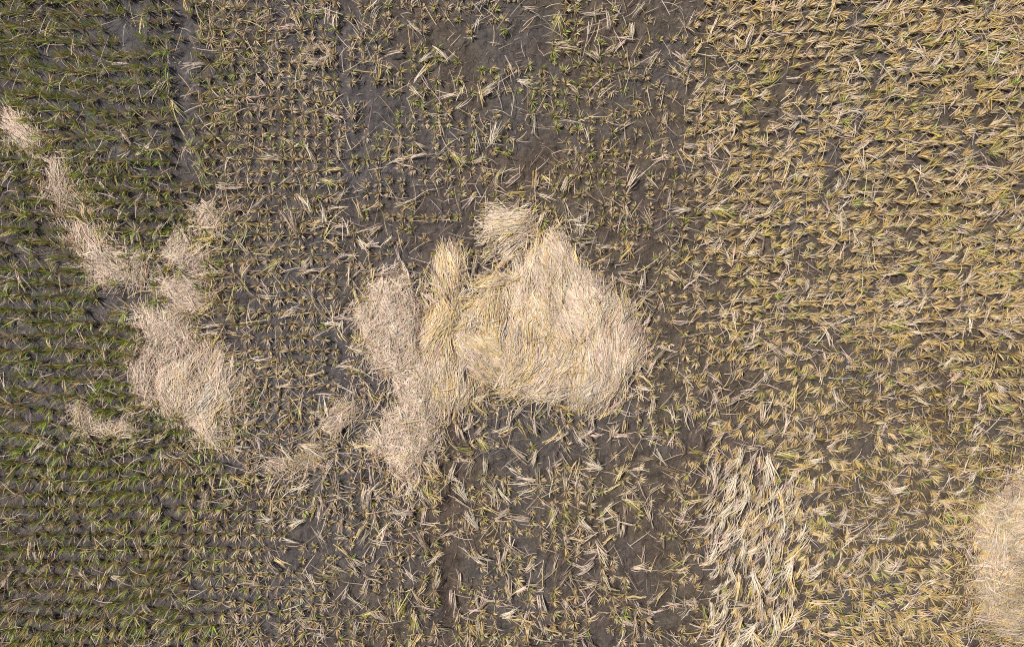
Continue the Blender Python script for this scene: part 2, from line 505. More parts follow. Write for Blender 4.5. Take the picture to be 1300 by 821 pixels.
main_poly = [(692, 303), (708, 298), (720, 310), (728, 328), (736, 346), (748, 353), (763, 356), (774, 368), (786, 386), (796, 396), (803, 406), (809, 424),
             (819, 438), (812, 452), (804, 466), (801, 482), (793, 498), (778, 508), (760, 519), (742, 518), (722, 508), (702, 504), (684, 506), (664, 503),
             (640, 494), (625, 480), (638, 468), (646, 440), (646, 400), (652, 368), (664, 335), (680, 318)]
heap('straw_heap', 'largest pale straw heap, combed fan shaped, in the middle of the paddy', 'straw heap', [main_poly], 0.42, big_angle, big_pal, dens=1.7, seed=1, edge=11, holes=((768, 407, 10),),
     swirl=40, sheaves=((718, 345, 100, 0.5, 0.45, 'pale', None, 110), (712, 455, 60, 0.45, 0.35, 'warm', 'honey coloured sheaf', 110),
                        (672, 430, 92, 0.55, 0.28, 'warm', None, 90), (775, 440, 88, 0.5, 0.5, 'pale', None, 130), (745, 490, 35, 0.45, 0.4, 'silver', 'silvery bleached sheaf', 80),
                        (690, 480, 55, 0.5, 0.35, 'pale', None, 100)))

mid_poly = [(592, 392), (602, 380), (618, 374), (640, 366), (652, 372), (654, 400), (648, 440), (650, 462), (632, 474), (612, 478), (602, 470), (580, 468), (574, 440), (578, 415)]
heap('straw_heap', 'tangled honey and grey straw heap leaning against the largest heap', 'straw heap', [mid_poly], 0.30,
     lambda x, y: 88 if x > 612 and y < 420 else (-38 if 590 < x < 640 and y > 415 else 60), lambda x, y: 'gold' if (612 < x < 640 and y < 432 and rng.random() < .75) else ('silver' if x > 640 and y > 400 and rng.random() < .5 else 'mix'),
     dens=1.5, seed=2, edge=9, swirl=60, sheaves=((624, 402, 88, 0.55, 0.34, 'gold', 'golden yellow sheaf', 130), (614, 440, -35, 0.5, 0.22, 'warm', None, 70), (643, 418, 70, 0.22, 0.2, 'silver', 'silvery bleached sheaf', 60)))

fan_poly = [(552, 392), (566, 380), (575, 384), (582, 396), (580, 425), (583, 455), (600, 474), (604, 500), (592, 517), (574, 520), (558, 516), (548, 500), (532, 486), (534, 448), (537, 425), (545, 405)]
heap('straw_heap', 'narrow golden topped straw heap between the fluffy heap and the honey heap', 'straw heap', [fan_poly], 0.28,
     lambda x, y: 88 if y > 440 else (60 if x < 560 else 90), lambda x, y: 'gold' if (y < 440 and rng.random() < .7) else ('warm' if rng.random() < .4 else 'pale'),
     dens=1.5, seed=3, edge=8, swirl=25, sheaves=((556, 418, 52, 0.75, 0.30, 'gold', 'golden yellow sheaf', 110), (570, 425, 92, 0.7, 0.22, 'gold', 'golden yellow sheaf', 110), (575, 490, 88, 0.5, 0.3, 'warm', None, 80)))

fluffy = [(472, 368), (482, 354), (498, 346), (515, 350), (527, 362), (533, 380), (534, 405), (531, 425), (542, 445), (550, 478), (556, 505), (548, 520), (512, 512), (498, 500), (502, 478), (496, 464), (484, 470),
          (468, 466), (466, 440), (458, 425), (455, 400), (462, 385)]
heap('straw_heap', 'fluffy pinkish beige heap of short crumpled straw, tall and rounded on top', 'straw heap', [fluffy], 0.30, lambda x, y: 60 if y < 420 else 85,
     lambda x, y: 'pink' if rng.random() < .55 else 'pale', dens=2.0, seed=4, edge=8, swirl=120, jit=38, length=(0.12, 0.3), wide=0.009, lump=0.35)

lump_poly = [(500, 506), (520, 503), (540, 510), (553, 522), (560, 545), (556, 562), (545, 574), (530, 580), (527, 600), (530, 618), (522, 634), (514, 624), (513, 600), (505, 584), (490, 582), (478, 572), (474, 560), (490, 552), (494, 530)]
heap('straw_heap', 'small felted beige straw heap with a thin tail trailing below it', 'straw heap', [lump_poly], 0.24, const(80), lambda x, y: 'pale' if rng.random() < .5 else 'pink',
     dens=2.0, seed=5, edge=8, swirl=140, jit=42, length=(0.10, 0.26), wide=0.009)

heap('straw_heap', 'low worn brownish straw patch beside the felted heap', 'straw heap', [[(418, 512), (432, 502), (448, 508), (464, 516), (466, 530), (452, 535), (440, 548), (425, 557), (412, 548), (412, 530)]], 0.14,
     const(50), lambda x, y: 'drab' if rng.random() < .6 else 'pink', dens=0.75, seed=6, edge=6, swirl=90, jit=30, length=(0.15, 0.35))

heap('straw_bundle', 'square pale straw bundle lying apart at the top of the largest heap', 'straw bundle', [[(622, 274), (640, 271), (658, 270), (673, 267), (676, 280), (673, 296), (668, 308), (656, 318), (645, 332), (636, 330), (634, 318), (640, 306), (625, 310), (619, 302)]], 0.24,
     lambda x, y: 8 if y < 293 and x < 668 else 42, lambda x, y: 'pale' if rng.random() < .5 else 'mix', dens=1.5, seed=7, edge=6, swirl=16, jit=9, length=(0.35, 0.6), wide=0.011)

heap('straw_bundle', 'upright narrow straw bundle standing above the golden topped heap', 'straw bundle', [[(556, 322), (568, 316), (580, 318), (586, 335), (590, 360), (580, 370), (566, 376), (557, 372), (555, 345)]], 0.22,
     const(96), lambda x, y: 'mix' if rng.random() < .5 else 'warm', dens=1.4, seed=8, edge=6, swirl=14, jit=8, length=(0.35, 0.6))

heap('straw_bundle', 'loose pale yellow straw bundle scattered between the square bundle and honey heap', 'straw bundle', [[(604, 356), (622, 346), (640, 338), (652, 344), (650, 360), (636, 368), (612, 372)]], 0.10,
     const(28), lambda x, y: 'gold' if rng.random() < .3 else 'mix', dens=0.6, seed=9, edge=5, swirl=50, jit=22, length=(0.3, 0.55), wide=0.011)

# --- the straw among the green rows
heap('straw_bundle', 'small slanting straw bundle alone among the green rows, topmost of the scattered bundles', 'straw bundle', [[(10, 152), (22, 143), (32, 150), (44, 166), (54, 182), (50, 190), (36, 190), (24, 176), (14, 164)]], 0.20,
     const(-48), const('pink'), dens=1.6, seed=10, edge=6, swirl=12, jit=8, length=(0.4, 0.65))
heap('straw_bundle', 'ragged brown straw bundle drooping just below the small slanting bundle', 'straw bundle', [[(64, 204), (78, 198), (88, 212), (94, 235), (104, 252), (96, 272), (80, 272), (72, 255), (66, 230)]], 0.18,
     const(-78), lambda x, y: 'drab' if rng.random() < .65 else 'grey', dens=0.85, seed=11, edge=6, swirl=35, jit=15, length=(0.35, 0.6))
heap('straw_heap', 'loose drab straw heap with a bent tongue above the bare wet patch', 'straw heap', [[(88, 296), (100, 286), (120, 290), (138, 300), (142, 315), (150, 330), (160, 348), (152, 358), (136, 356), (118, 358), (114, 340), (108, 318), (92, 314)]], 0.20,
     lambda x, y: -62 if y < 345 else 8, lambda x, y: 'grey' if rng.random() < .5 else 'pink', dens=1.15, seed=12, edge=6, swirl=50, jit=16, length=(0.35, 0.6))
heap('straw_bundle', 'little upright straw fan at the upper rim of the bare wet patch', 'straw bundle', [[(166, 330), (176, 322), (190, 330), (196, 345), (186, 362), (172, 364), (165, 350)]], 0.14,
     lambda x, y: 75 if x < 180 else 110, lambda x, y: 'grey' if rng.random() < .6 else 'drab', dens=1.0, seed=13, edge=5, swirl=20, jit=14, length=(0.3, 0.5))
heap('straw_bundle', 'tight flared tan straw bundle, topmost in the chain above the round heap', 'straw bundle', [[(240, 262), (258, 260), (272, 264), (276, 276), (272, 284), (282, 292), (264, 292), (252, 290), (244, 296), (250, 282), (242, 274)]], 0.22,
     lambda x, y: 0 if y < 280 else 60, lambda x, y: 'mix' if rng.random() < .5 else 'pink', dens=1.5, seed=14, edge=5, swirl=14, jit=10, length=(0.3, 0.5))
heap('straw_heap', 'rumpled pinkish straw heap, second in the chain above the round heap', 'straw heap', [[(222, 300), (234, 290), (240, 305), (244, 318), (256, 310), (268, 320), (266, 338), (250, 346), (232, 348), (218, 334), (216, 318)]], 0.20,
     lambda x, y: 60 if y < 318 else 5, lambda x, y: 'pink' if rng.random() < .6 else 'grey', dens=1.3, seed=15, edge=6, swirl=60, jit=20, length=(0.25, 0.5))
heap('straw_heap', 'flat grey brown straw heap, third in the chain above the round heap', 'straw heap', [[(214, 352), (230, 356), (246, 362), (258, 374), (254, 388), (240, 396), (222, 392), (208, 382)]], 0.18,
     const(-22), lambda x, y: 'pink' if rng.random() < .5 else 'grey', dens=1.4, seed=16, edge=6, swirl=30, jit=14, length=(0.35, 0.55))
heap('straw_heap', 'long greyish straw heap running down into the round heap', 'straw heap', [[(180, 396), (196, 392), (214, 396), (232, 398), (246, 412), (246, 432), (262, 430), (276, 440), (262, 450), (240, 452), (222, 462), (208, 470), (206, 490), (200, 506), (184, 508), (172, 496), (168, 470), (172, 446), (190, 438), (196, 424), (186, 410)]], 0.24,
     lambda x, y: -60 if y < 425 else 80, lambda x, y: 'grey' if rng.random() < .6 else 'pink', dens=1.5, seed=17, edge=7, swirl=60, jit=22, length=(0.22, 0.5))
round_poly = [(212, 464), (228, 452), (250, 446), (270, 450), (288, 458), (300, 472), (302, 490), (296, 508), (288, 522), (272, 528), (274, 540), (284, 556), (272, 560), (256, 546), (244, 532), (226, 528), (208, 524), (204, 505), (208, 485)]
heap('straw_heap', 'round beige straw heap among the green rows with a swept tail', 'straw heap', [round_poly], 0.34,
     lambda x, y: 88 if x < 245 else (45 if y > 490 and x < 290 and y < 530 else (-48 if y > 525 else 70)), lambda x, y: 'pale' if rng.random() < .55 else ('mix' if rng.random() < .5 else 'pink'), dens=1.5, seed=18, edge=8, swirl=40,
     sheaves=((268, 500, 48, 0.5, 0.35, 'silver', 'silvery bleached sheaf', 110), (236, 492, 88, 0.5, 0.4, 'pale', None, 110), (266, 545, -42, 0.5, 0.16, 'pink', None, 60)))
heap('straw_heap', 'thin see-through mat of drab straw below the round beige heap', 'straw heap', [[(96, 515), (104, 503), (116, 512), (122, 530), (140, 536), (160, 530), (182, 534), (186, 546), (170, 556), (150, 552), (126, 552), (104, 550), (94, 536)]], 0.10,
     const(30), lambda x, y: 'drab' if rng.random() < .55 else 'grey', dens=0.6, seed=19, edge=6, swirl=120, jit=40, length=(0.15, 0.4))
heap('straw_heap', 'sprawling brown straw mat lying over the stubble beside the trailing tail', 'straw heap', [[(336, 582), (352, 574), (372, 578), (392, 574), (414, 580), (410, 592), (384, 598), (358, 602), (338, 596)]], 0.09,
     const(8), lambda x, y: 'drab' if rng.random() < .7 else 'mix', dens=0.42, seed=20, edge=5, swirl=60, jit=28, length=(0.25, 0.5))
heap('straw_heap', 'yellow beige straw heap cut off by the corner edge beside dense golden stubble', 'straw heap', [[(1242, 640), (1252, 634), (1268, 628), (1282, 612), (1300, 600), (1330, 590), (1400, 600), (1420, 700), (1400, 800), (1330, 812), (1262, 800), (1244, 770), (1246, 720), (1240, 680)]], 0.55,
     lambda x, y: 85 if x < 1265 else 20, lambda x, y: 'warm' if rng.random() < .35 else ('mix' if rng.random() < .6 else 'drab'), dens=1.25, seed=21, edge=12, swirl=100, jit=26, length=(0.25, 0.5),
     sheaves=((1254, 690, 84, 0.6, 0.25, 'mix', None, 90), (1290, 660, 30, 0.5, 0.4, 'mix', None, 90)))


def straw_ring():
    r = np.random.default_rng(77)
    n = 170; th = r.uniform(0, 2 * math.pi, n); rad = r.normal(13, 2.2, n)
    cx, cy = 406 + np.cos(th) * rad * 1.1, 72 - np.sin(th) * rad * 0.8
    aa = th + math.pi / 2 + r.normal(0, 0.5, n)
    v, f, c = lay_straw(np.zeros(PX.shape, np.float32), cx, cy, aa, r.uniform(0.14, 0.3, n), r.uniform(.008, .012, n), pick(PALS['drab'], n, r), r.uniform(0.03, 0.13, n), r.uniform(0, .03, n), r)
    o = np.array([gx(406), gy(72), 0])
    put('straw_ring', mesh_from('straw_ring', v - o, f, c), M_STRAW, None, 'ring of brown straw around a bare spot near the upper edge', 'straw ring', loc=tuple(o))


straw_ring()

NEAR = blur(HEAP_MASK, 5)

# ------------------------------------------------------------------ rice stubble
def tuft(base, h, lean_az, lean, green, dry, r, nst=12, nlf=18, wide=0.0115, splay=(0.3, 1.0), sag=(0.1, 0.9)):
    """base (N,3); every hill of stubble = a bunch of cut stems and splayed leaves. green, dry: 0..1 per hill."""
    N = len(base)
    out = []
    # stems
    i = np.repeat(np.arange(N), nst); n = len(i)
    az = r.uniform(0, 2 * math.pi, n)
    b = base[i] + np.stack([np.cos(az) * 0.035 * np.sqrt(r.random(n)), np.sin(az) * 0.035 * np.sqrt(r.random(n)), np.zeros(n)], 1)
    tl = np.abs(r.normal(0, 0.20, n)) + 0.04
    vx, vy = np.cos(az) * tl + np.cos(lean_az[i]) * lean[i], np.sin(az) * tl + np.sin(lean_az[i]) * lean[i]
    C = pick([(2, HONEY), (2, DULL), (1.2, BROWN), (1.5, PALE)], n, r)
    g = (r.random(n) < green[i] * 0.75)
    C[g] = pick([(2.5, OLIVE), (1.5, GREEN), (2, LIME), (3, RUST)], int(g.sum()), r)
    w = r.uniform(0.8, 1.2, n) * wide * 0.9
    out.append(blades(b, h[i] * r.uniform(0.5, 0.95, n), np.arctan2(vy, vx), np.clip(np.hypot(vx, vy), 0, 1.45), r.normal(0.05, 0.12, n), w, C, K=3, r=r))
    # leaves
    i = np.repeat(np.arange(N), nlf); n = len(i)
    az = r.uniform(0, 2 * math.pi, n)
    b = base[i] + np.stack([np.cos(az) * 0.025, np.sin(az) * 0.025, h[i] * r.uniform(0.0, 0.45, n)], 1)
    tl = r.uniform(splay[0], splay[1], n)
    vx, vy = np.cos(az) * tl + np.cos(lean_az[i]) * lean[i] * 1.25, np.sin(az) * tl + np.sin(lean_az[i]) * lean[i] * 1.25
    C = pick([(3, PALE), (2, HONEY), (1.6, DULL), (1, CREAM), (1, GOLD), (1, BROWN)], n, r)
    d = (r.random(n) < dry[i])
    C[d] = pick([(4, HONEY), (4, GOLD), (1.5, CREAM), (.4, OLIVE)], int(d.sum()), r)
    g = (r.random(n) < green[i])
    C[g] = pick([(2.4, GREEN), (2, OLIVE), (4, LIME), (1.2, RUST)], int(g.sum()), r)
    w = r.uniform(0.7, 1.3, n) * wide
    out.append(blades(b, h[i] * r.uniform(0.5, 0.95, n), np.arctan2(vy, vx), np.clip(np.hypot(vx, vy), 0, 1.5), r.uniform(sag[0], sag[1], n), w, C, K=4, r=r))
    return join(out)


def zone(px, py):
    """height, green share, golden share, lean azimuth, lean amount for hills at these points"""
    n1 = fbm(px, py, 0.02, 500); n2 = fbm(px, py, 0.035, 501)
    left = 1 - sstep(190, 330, px); right = sstep(840, 930, px)
    h = 0.165 + 0.135 * left + 0.05 * right + 0.05 * sstep(1000, 1300, px) + 0.03 * (n1 - 0.5)
    h = h + 0.04 * (1 - sstep(240, 430, px)) * (1 - left)
    green = 0.08 + 0.62 * left + 0.5 * (n2 - 0.5) + 0.36 * spot(px, py, 650, 110, 140, 130) + 0.06 * sstep(1050, 1250, px) * (1 - sstep(200, 420, py))
    green = green + 0.10 * sstep(200, 260, px) * (1 - sstep(250, 460, px)) * sstep(560, 700, py) - 0.14 * left * sstep(560, 660, py)
    green = np.clip(green - 0.08 * right, 0.02, 0.75)
    dry = 0.12 + 0.62 * right
    dry = np.clip(dry + 0.2 * sstep(0.5, .7, n1) * right, 0, 1)
    # lodging
    az = np.radians(360 * fbm(px, py, 0.008, 510, 2) * 2)
    lean = 0.12 + 0.2 * n1 + 0.35 * right * hash2(np.floor(px * 3), np.floor(py * 3), 77)
    m = right * (1 - sstep(380, 460, py))
    az = np.where(m > 0.3, np.radians(20) + (n2 - 0.5) * 1.8 + 1.6 * (hash2(np.floor(px * 2), np.floor(py * 2), 78) - 0.5), az); lean = lean + 0.22 * m
    m2 = right * sstep(400, 470, py) * (1 - sstep(1000, 1080, px))
    az = np.where(m2 > 0.3, np.radians(62) + math.pi * (hash2(np.floor(px), np.floor(py), 9) > 0.45) + (n2 - 0.5) * 1.2, az); lean = lean + 0.45 * m2
    return h, green, dry, az, lean


def hills():
    rows = []
    for (xa, xb, pxs, pys, j, ph) in ((-300, 236, 13.4, 17.2, 1.3, 1), (236, 440, 14.2, 15.6, 0.9, 2), (440, 875, 15.0, 14.2, 1.2, 3), (875, 1600, 14.2, 15.4, 1.3, 4)):
        y = -290.0
        while y < 1120:
            n = int((xb - xa) / pxs)
            px = xa + (np.arange(n) + 0.5) * pxs + rng.normal(0, j, n) + 7 * (vnoise(np.full(n, y), np.arange(n) * 3.0, 0.012, 610 + ph) - 0.5)
            py = y + rng.normal(0, j, n) + 16 * (vnoise(px, px * 0 + y, 0.009, 600 + ph) - 0.5) + (-0.07 * (px - 860) if ph == 4 else 0)
            rows.append(np.stack([px, py], 1)); y += pys
    p = np.concatenate(rows)
    b = bare(p[:, 0], p[:, 1])
    keep = (rng.random(len(p)) > b) & (samp(NEAR, p[:, 0], p[:, 1]) < 0.45) & (rng.random(len(p)) > 0.03)
    swath = swath_at(p[:, 0], p[:, 1])
    keep &= rng.random(len(p)) > 0.3 * swath
    return p[keep]


P = hills()
inframe = (P[:, 0] > 6) & (P[:, 0] < 1294) & (P[:, 1] > 6) & (P[:, 1] < 812)
h, green, dry, az, lean = zone(P[:, 0], P[:, 1])
# the large clumps that stand out become objects of their own
reach = np.hypot(P[:, 0] - CX, P[:, 1] - CY) / 700
score = (h / 0.3) * (0.55 + 0.6 * reach) * (0.6 + 0.8 * rng.random(len(P))) * inframe
order = np.argsort(-score)
big, pts = [], []
for i in order:                     # spaced out over the field
    if not inframe[i]: break
    if all((P[i, 0] - q[0]) ** 2 + (P[i, 1] - q[1]) ** 2 > 34 ** 2 for q in pts):
        big.append(i); pts.append(P[i])
    if len(big) >= 290: break
big = np.array(big)
small = np.setdiff1d(np.arange(len(P)), big)
q = P[small]; hv = h[small] * rng.uniform(0.72, 1.12, len(small))
hv *= 1 - 0.35 * (bare(q[:, 0], q[:, 1]))
base = np.stack([gx(q[:, 0]), gy(q[:, 1]), ground_at(q[:, 0], q[:, 1]) - 0.005], 1)
sub = []
gr_ = np.clip(green[small] + rng.normal(0, 0.14, len(small)), 0, .92)
kind_ = np.where(q[:, 0] + 60 * (rng.random(len(q)) - .5) < 265, 0, np.where(q[:, 0] + 40 * (rng.random(len(q)) - .5) > 870, 2, 1))
for kk, kw in ((0, dict(nst=17, nlf=20, splay=(0.08, 0.5), sag=(0.05, 0.6), wide=0.013)), (1, dict(nst=16, nlf=20, splay=(0.3, 1.0), sag=(0.2, 0.9), wide=0.0125)),
               (2, dict(nst=15, nlf=20, splay=(0.15, 0.8), sag=(0.1, 0.7), wide=0.0140))):
    t = kind_ == kk
    sub.append(tuft(base[t], hv[t], az[small][t], lean[small][t] * (0.6 if kk == 0 else 1.0), gr_[t], dry[small][t], rng, **kw))
Vb, Fb, Cb = join(sub)
put('rice_stubble', mesh_from('rice_stubble', Vb, Fb, Cb), M_LEAF, label='rows of cut rice stubble covering the muddy paddy', kind='stuff')

# prototypes: looks x shapes
LOOKS = {'green': (0.72, 0.0), 'olive brown': (0.35, 0.0), 'tan': (0.04, 0.1), 'golden': (0.08, 0.8), 'yellow green': (0.42, 0.7)}
FORMS = {'upright': (0.05, 0.0), 'splayed': (0.12, 0.0), 'leaning': (0.55, 0.0)}
PROTO = {}
rp = np.random.default_rng(5)
for lk, (g, d) in LOOKS.items():
    for fm, (le, _) in FORMS.items():
        v, f, c = tuft(np.zeros((1, 3)), np.array([0.40 if fm != 'splayed' else 0.36]), np.array([0.0]), np.array([le]), np.array([g]), np.array([d]), rp,
                       nst=15 if fm == 'upright' else 10, nlf=16 if fm == 'upright' else 24, wide=0.0115)
        me = mesh_from('stubble_clump', v, f, c); me.materials.append(M_LEAF)
        PROTO[lk, fm] = me

LAND = [(735, 430, 'the largest straw heap'), (250, 490, 'the round beige heap'), (1275, 690, 'the corner straw heap'), (495, 410, 'the fluffy heap'),
        (648, 298, 'the square straw bundle'), (30, 166, 'the small slanting bundle'), (258, 276, 'the flared tan bundle'), (955, 630, 'the flattened pale swath'),
        (406, 72, 'the brown straw ring'), (165, 378, 'the bare wet patch'), (528, 560, 'the felted straw heap'), (140, 545, 'the drab straw mat'), (1082, 130, 'the short bare mud lane')]


def where(x, y):
    d = [math.hypot(x - a, (y - b)) for a, b, _ in LAND]
    i = int(np.argmin(d)); a, b, nm = LAND[i]
    dx, dy = x - a, y - b
    if abs(dy) > abs(dx): side = 'above ' if dy < 0 else 'below '
    else: side = 'on the green-row side of ' if dx < 0 else 'on the golden-stubble side of '
    far = 'close ' if d[i] < 90 else ('' if d[i] < 190 else 'far ')
    return (far + side + nm)


protos_used = {}
for i in big:
    x, y = P[i]
    if green[i] > 0.45: lk = 'green' if rng.random() < .6 else 'olive brown'
    elif dry[i] > 0.5: lk = 'golden' if rng.random() < .6 else ('yellow green' if rng.random() < .5 else 'tan')
    elif green[i] > 0.25: lk = ('yellow green', 'olive brown', 'tan')[rng.integers(3)]
    else: lk = 'tan' if rng.random() < .7 else 'olive brown'
    fm = 'leaning' if lean[i] > 0.45 else ('upright' if rng.random() < .5 else 'splayed')
    lab = f'large {lk.replace(chr(32), chr(45))} {fm} stubble clump {where(x, y)}'
    key = (lk, fm)
    if key not in protos_used:
        o = bpy.data.objects.new('stubble_clump', PROTO[key]); protos_used[key] = o
    else:
        o = protos_used[key].copy()
    col.objects.link(o)
    s = float(np.clip(h[i] / 0.40 * rng.uniform(1.12, 1.35), 0.6, 1.35))
    o.location = (float(gx(x)), float(gy(y)), float(ground_at(x, y)) - 0.004)
    o.rotation_euler = (0, 0, float(az[i]) if fm == 'leaning' else float(rng.uniform(0, 6.28)))
    o.scale = (s, s, s * float(rng.uniform(0.95, 1.1)))
    o['label'] = lab; o['category'] = 'stubble clump'; o['group'] = 'large stubble clumps standing out of the rows'

# ------------------------------------------------------------------ cut straw bunches lying on the field
def bunch_mesh(pal, form, r):
    n = {'tight': 15, 'fanned': 17, 'bent': 14}[form]
    L = r.uniform(0.30, 0.46)
    sp = {'tight': 7, 'fanned': 15, 'bent': 10}[form]
    a = np.radians(r.normal(0, sp, n)); K = 4
    t = np.linspace(0, 1, K)[None]
    ln = L * r.uniform(0.4, 1.15, n)
    off = r.normal(0, 0.02, n)
    bend = (0.7 if form == 'bent' else 0.05) * r.uniform(0.6, 1.2, n)
    th = a[:, None] + bend[:, None] * t
    x = -L * 0.5 + r.uniform(0, 0.4, n)[:, None] * L + np.cumsum(np.concatenate([np.zeros((n, 1)), np.cos(th[:, 1:]) * ln[:, None] / (K - 1)], 1), 1)
    y = off[:, None] + np.cumsum(np.concatenate([np.zeros((n, 1)), np.sin(th[:, 1:]) * ln[:, None] / (K - 1)], 1), 1)
    z = 0.02 + r.uniform(0, 0.05, n)[:, None] + 0.09 * np.sin(np.pi * t * 0.8) * r.uniform(0.4, 1.2, n)[:, None]
    Pp = np.stack([x, y, z], -1)
    rl = r.normal(0, 0.5, n)
    side = np.stack([-np.sin(a) * np.cos(rl), np.cos(a) * np.cos(rl), np.sin(rl)], 1)
    W = r.uniform(0.008, 0.013, n)[:, None] * 0.5 * np.array([[.7, 1, .8, .25]])
    return ribbons(Pp, W, side, pick(pal, n, r), fold=0.5)


BP = {'bleached': [(3, (0.70, 0.60, 0.45)), (2, CREAM), (1, PALE)], 'beige': PALS['pale'], 'yellow': PALS['gold'], 'dull brown': PALS['drab'], 'greenish': [(2, LIME), (2, HONEY), (2, PALE), (1, OLIVE)]}
BUN = {}
rb = np.random.default_rng(8)
for lk in BP:
    for fm in ('tight', 'fanned', 'bent'):
        v, f, c = bunch_mesh(BP[lk], fm, rb)
        me = mesh_from('straw_bunch', v, f, c); me.materials.append(M_STRAW); BUN[lk, fm] = me

spots = []
for k in range(9000):
    x, y = (rng.uniform(895, 1045), rng.uniform(500, 812)) if k % 4 == 0 else (rng.uniform(10, 1290), rng.uniform(10, 806))
    wgt = 0.12 + 0.5 * sstep(430, 600, x) * sstep(520, 600, y) + 0.35 * sstep(820, 900, x) + 0.25 * sstep(420, 640, x) * (1 - sstep(760, 860, x))
    sw = float(swath_at(x, y))
    wgt = max(wgt * 0.8, 4.0 * sw) * (1 - 0.6 * (1 - sstep(120, 250, x)))
    for a, b, rr in ((355, 300, 70), (430, 270, 40), (900, 240, 70), (1130, 130, 40), (1125, 440, 40), (1240, 370, 40), (690, 600, 90), (860, 600, 60), (400, 440, 50)):
        wgt += 0.3 * math.exp(-((x - a) ** 2 + (y - b) ** 2) / rr ** 2)
    if rng.random() > wgt or samp(NEAR, x, y) > 0.25: continue
    mind = 13.5 if sw > 0.3 else 23
    if any((x - a) ** 2 + (y - b) ** 2 < mind ** 2 for a, b in spots): continue
    spots.append((x, y))
    if len(spots) >= 300: break
bun_used = {}
for x, y in spots:
    sw = float(swath_at(x, y))
    u = rng.random()
    if sw > 0.3: lk = 'bleached' if u < .4 else ('beige' if u < .82 else 'yellow')
    elif x < 330: lk = 'dull brown' if u < .5 else ('greenish' if u < .7 else 'beige')
    elif x > 880: lk = 'beige' if u < .4 else ('yellow' if u < .6 else ('bleached' if u < .85 else 'greenish'))
    else: lk = 'beige' if u < .5 else ('greenish' if u < .68 else ('dull brown' if u < .85 else 'bleached'))
    fm = ('tight', 'fanned', 'bent')[rng.choice(3, p=(.5, .44, .06) if sw < .3 else (.4, .6, 0))]
    if sw > 0.3: a = math.radians(66) + rng.normal(0, 0.42) + (math.pi if rng.random() < .75 else 0)
    elif x > 880: a = math.radians(25) + rng.normal(0, 0.6) + (math.pi if rng.random() < .3 else 0)
    elif y > 540 and 400 < x < 620: a = math.radians(-75) + rng.normal(0, 0.5) + (math.pi if rng.random() < .5 else 0)
    else: a = rng.uniform(0, 6.28)
    lab = f'{lk.replace(chr(32), chr(45))} {fm} straw bunch lying {where(x, y)}'
    key = (lk, fm)
    if key not in bun_used:
        o = bpy.data.objects.new('straw_bunch', BUN[key]); bun_used[key] = o
    else: o = bun_used[key].copy()
    col.objects.link(o)
    s = float(rng.uniform(0.75, 1.3)) * (1.1 if sw > 0.3 else 0.9)
    o.location = (float(gx(x)), float(gy(y)), float(ground_at(x, y)) + (0.10 if sw > .3 else 0.03)); o.rotation_euler = (0, 0, a); o.scale = (s, s * float(rng.uniform(.8, 1.1)), s)
    o['label'] = lab; o['category'] = 'straw bunch'; o['group'] = 'cut straw bunches lying on the field'

# ------------------------------------------------------------------ loose straws and chaff, uncountable
r = np.random.default_rng(31)
n = 30000
cx, cy = r.uniform(-120, 1420, n), r.uniform(-110, 960, n)
d = 0.35 + 0.45 * sstep(840, 920, cx) + 0.5 * np.clip(blur(HEAP_MASK, 28)[np.clip((cy - RY0).astype(int), 0, RH - 1), np.clip((cx - RX0).astype(int), 0, RW - 1)] * 3, 0, 1)
d = d * (0.4 + 1.2 * fbm(cx, cy, 0.02, 700)) + 1.5 * swath_at(cx, cy)
k = r.random(n) < d
cx, cy = cx[k], cy[k]; n = len(cx)
sw = swath_at(cx, cy)
short = r.random(n) < 0.5
ln = np.where(short, r.uniform(0.04, 0.14, n), r.uniform(0.16, 0.5, n))
aa = np.where(sw > 0.3, np.radians(70) + r.normal(0, 0.35, n), r.uniform(0, math.pi, n))
aa = np.where((cx > 870) & (sw < 0.3), np.radians(20) + r.normal(0, 0.8, n), aa)
C = pick(PALS['mix'] + [(2, DULL), (1.5, BROWN), (1.0, OLIVE)], n, r)
C = np.where((sw > 0.3)[:, None], pick(PALS['pale'], n, r), C)
lift = np.where(short, r.uniform(0, 0.02, n), r.uniform(0.02, 0.16, n))
lo = lay_straw(HEAP_H, cx, cy, aa, ln, np.where(short, 0.8, 1.0) * r.uniform(0.006, 0.011, n), C, lift, r.uniform(0, 0.04, n), r)
ng = 9000
wx, wy = r.uniform(-120, 1420, ng), r.uniform(-110, 960, ng)
hm = np.clip(samp(blur(HEAP_MASK, 34), wx, wy) * 4, 0, 1)
pr = 0.04 + 0.6 * spot(wx, wy, 1135, 410, 16, 55) + 0.6 * spot(wx, wy, 1255, 375, 45, 45) + 0.5 * spot(wx, wy, 1080, 100, 10, 90) + 0.5 * spot(wx, wy, 1068, 180, 30, 30) + 0.22 * sstep(300, 420, wx) * (1 - sstep(840, 900, wx)) * sstep(440, 560, wy) + 0.20 * sstep(840, 930, wx) + 0.5 * hm + 0.03 * sstep(270, 400, wx) + 0.3 * spot(wx, wy, 440, 250, 26, 60) + 0.25 * spot(wx, wy, 440, 400, 30, 80) + 0.4 * swath_at(wx, wy)
k = (r.random(ng) < pr * (0.45 + 1.1 * fbm(wx, wy, 0.018, 720))) & (samp(NEAR, wx, wy) < 0.7)
wx, wy = wx[k], wy[k]; ng = len(wx)
ga = np.where(swath_at(wx, wy) > 0.2, np.radians(68) + r.normal(0, .3, ng), np.where(wx > 870, np.radians(28) + r.normal(0, 0.75, ng), r.uniform(0, 6.28, ng)))
per = r.integers(3, 8, ng); i = np.repeat(np.arange(ng), per); n = len(i)
aa = ga[i] + r.normal(0, 0.14, n)
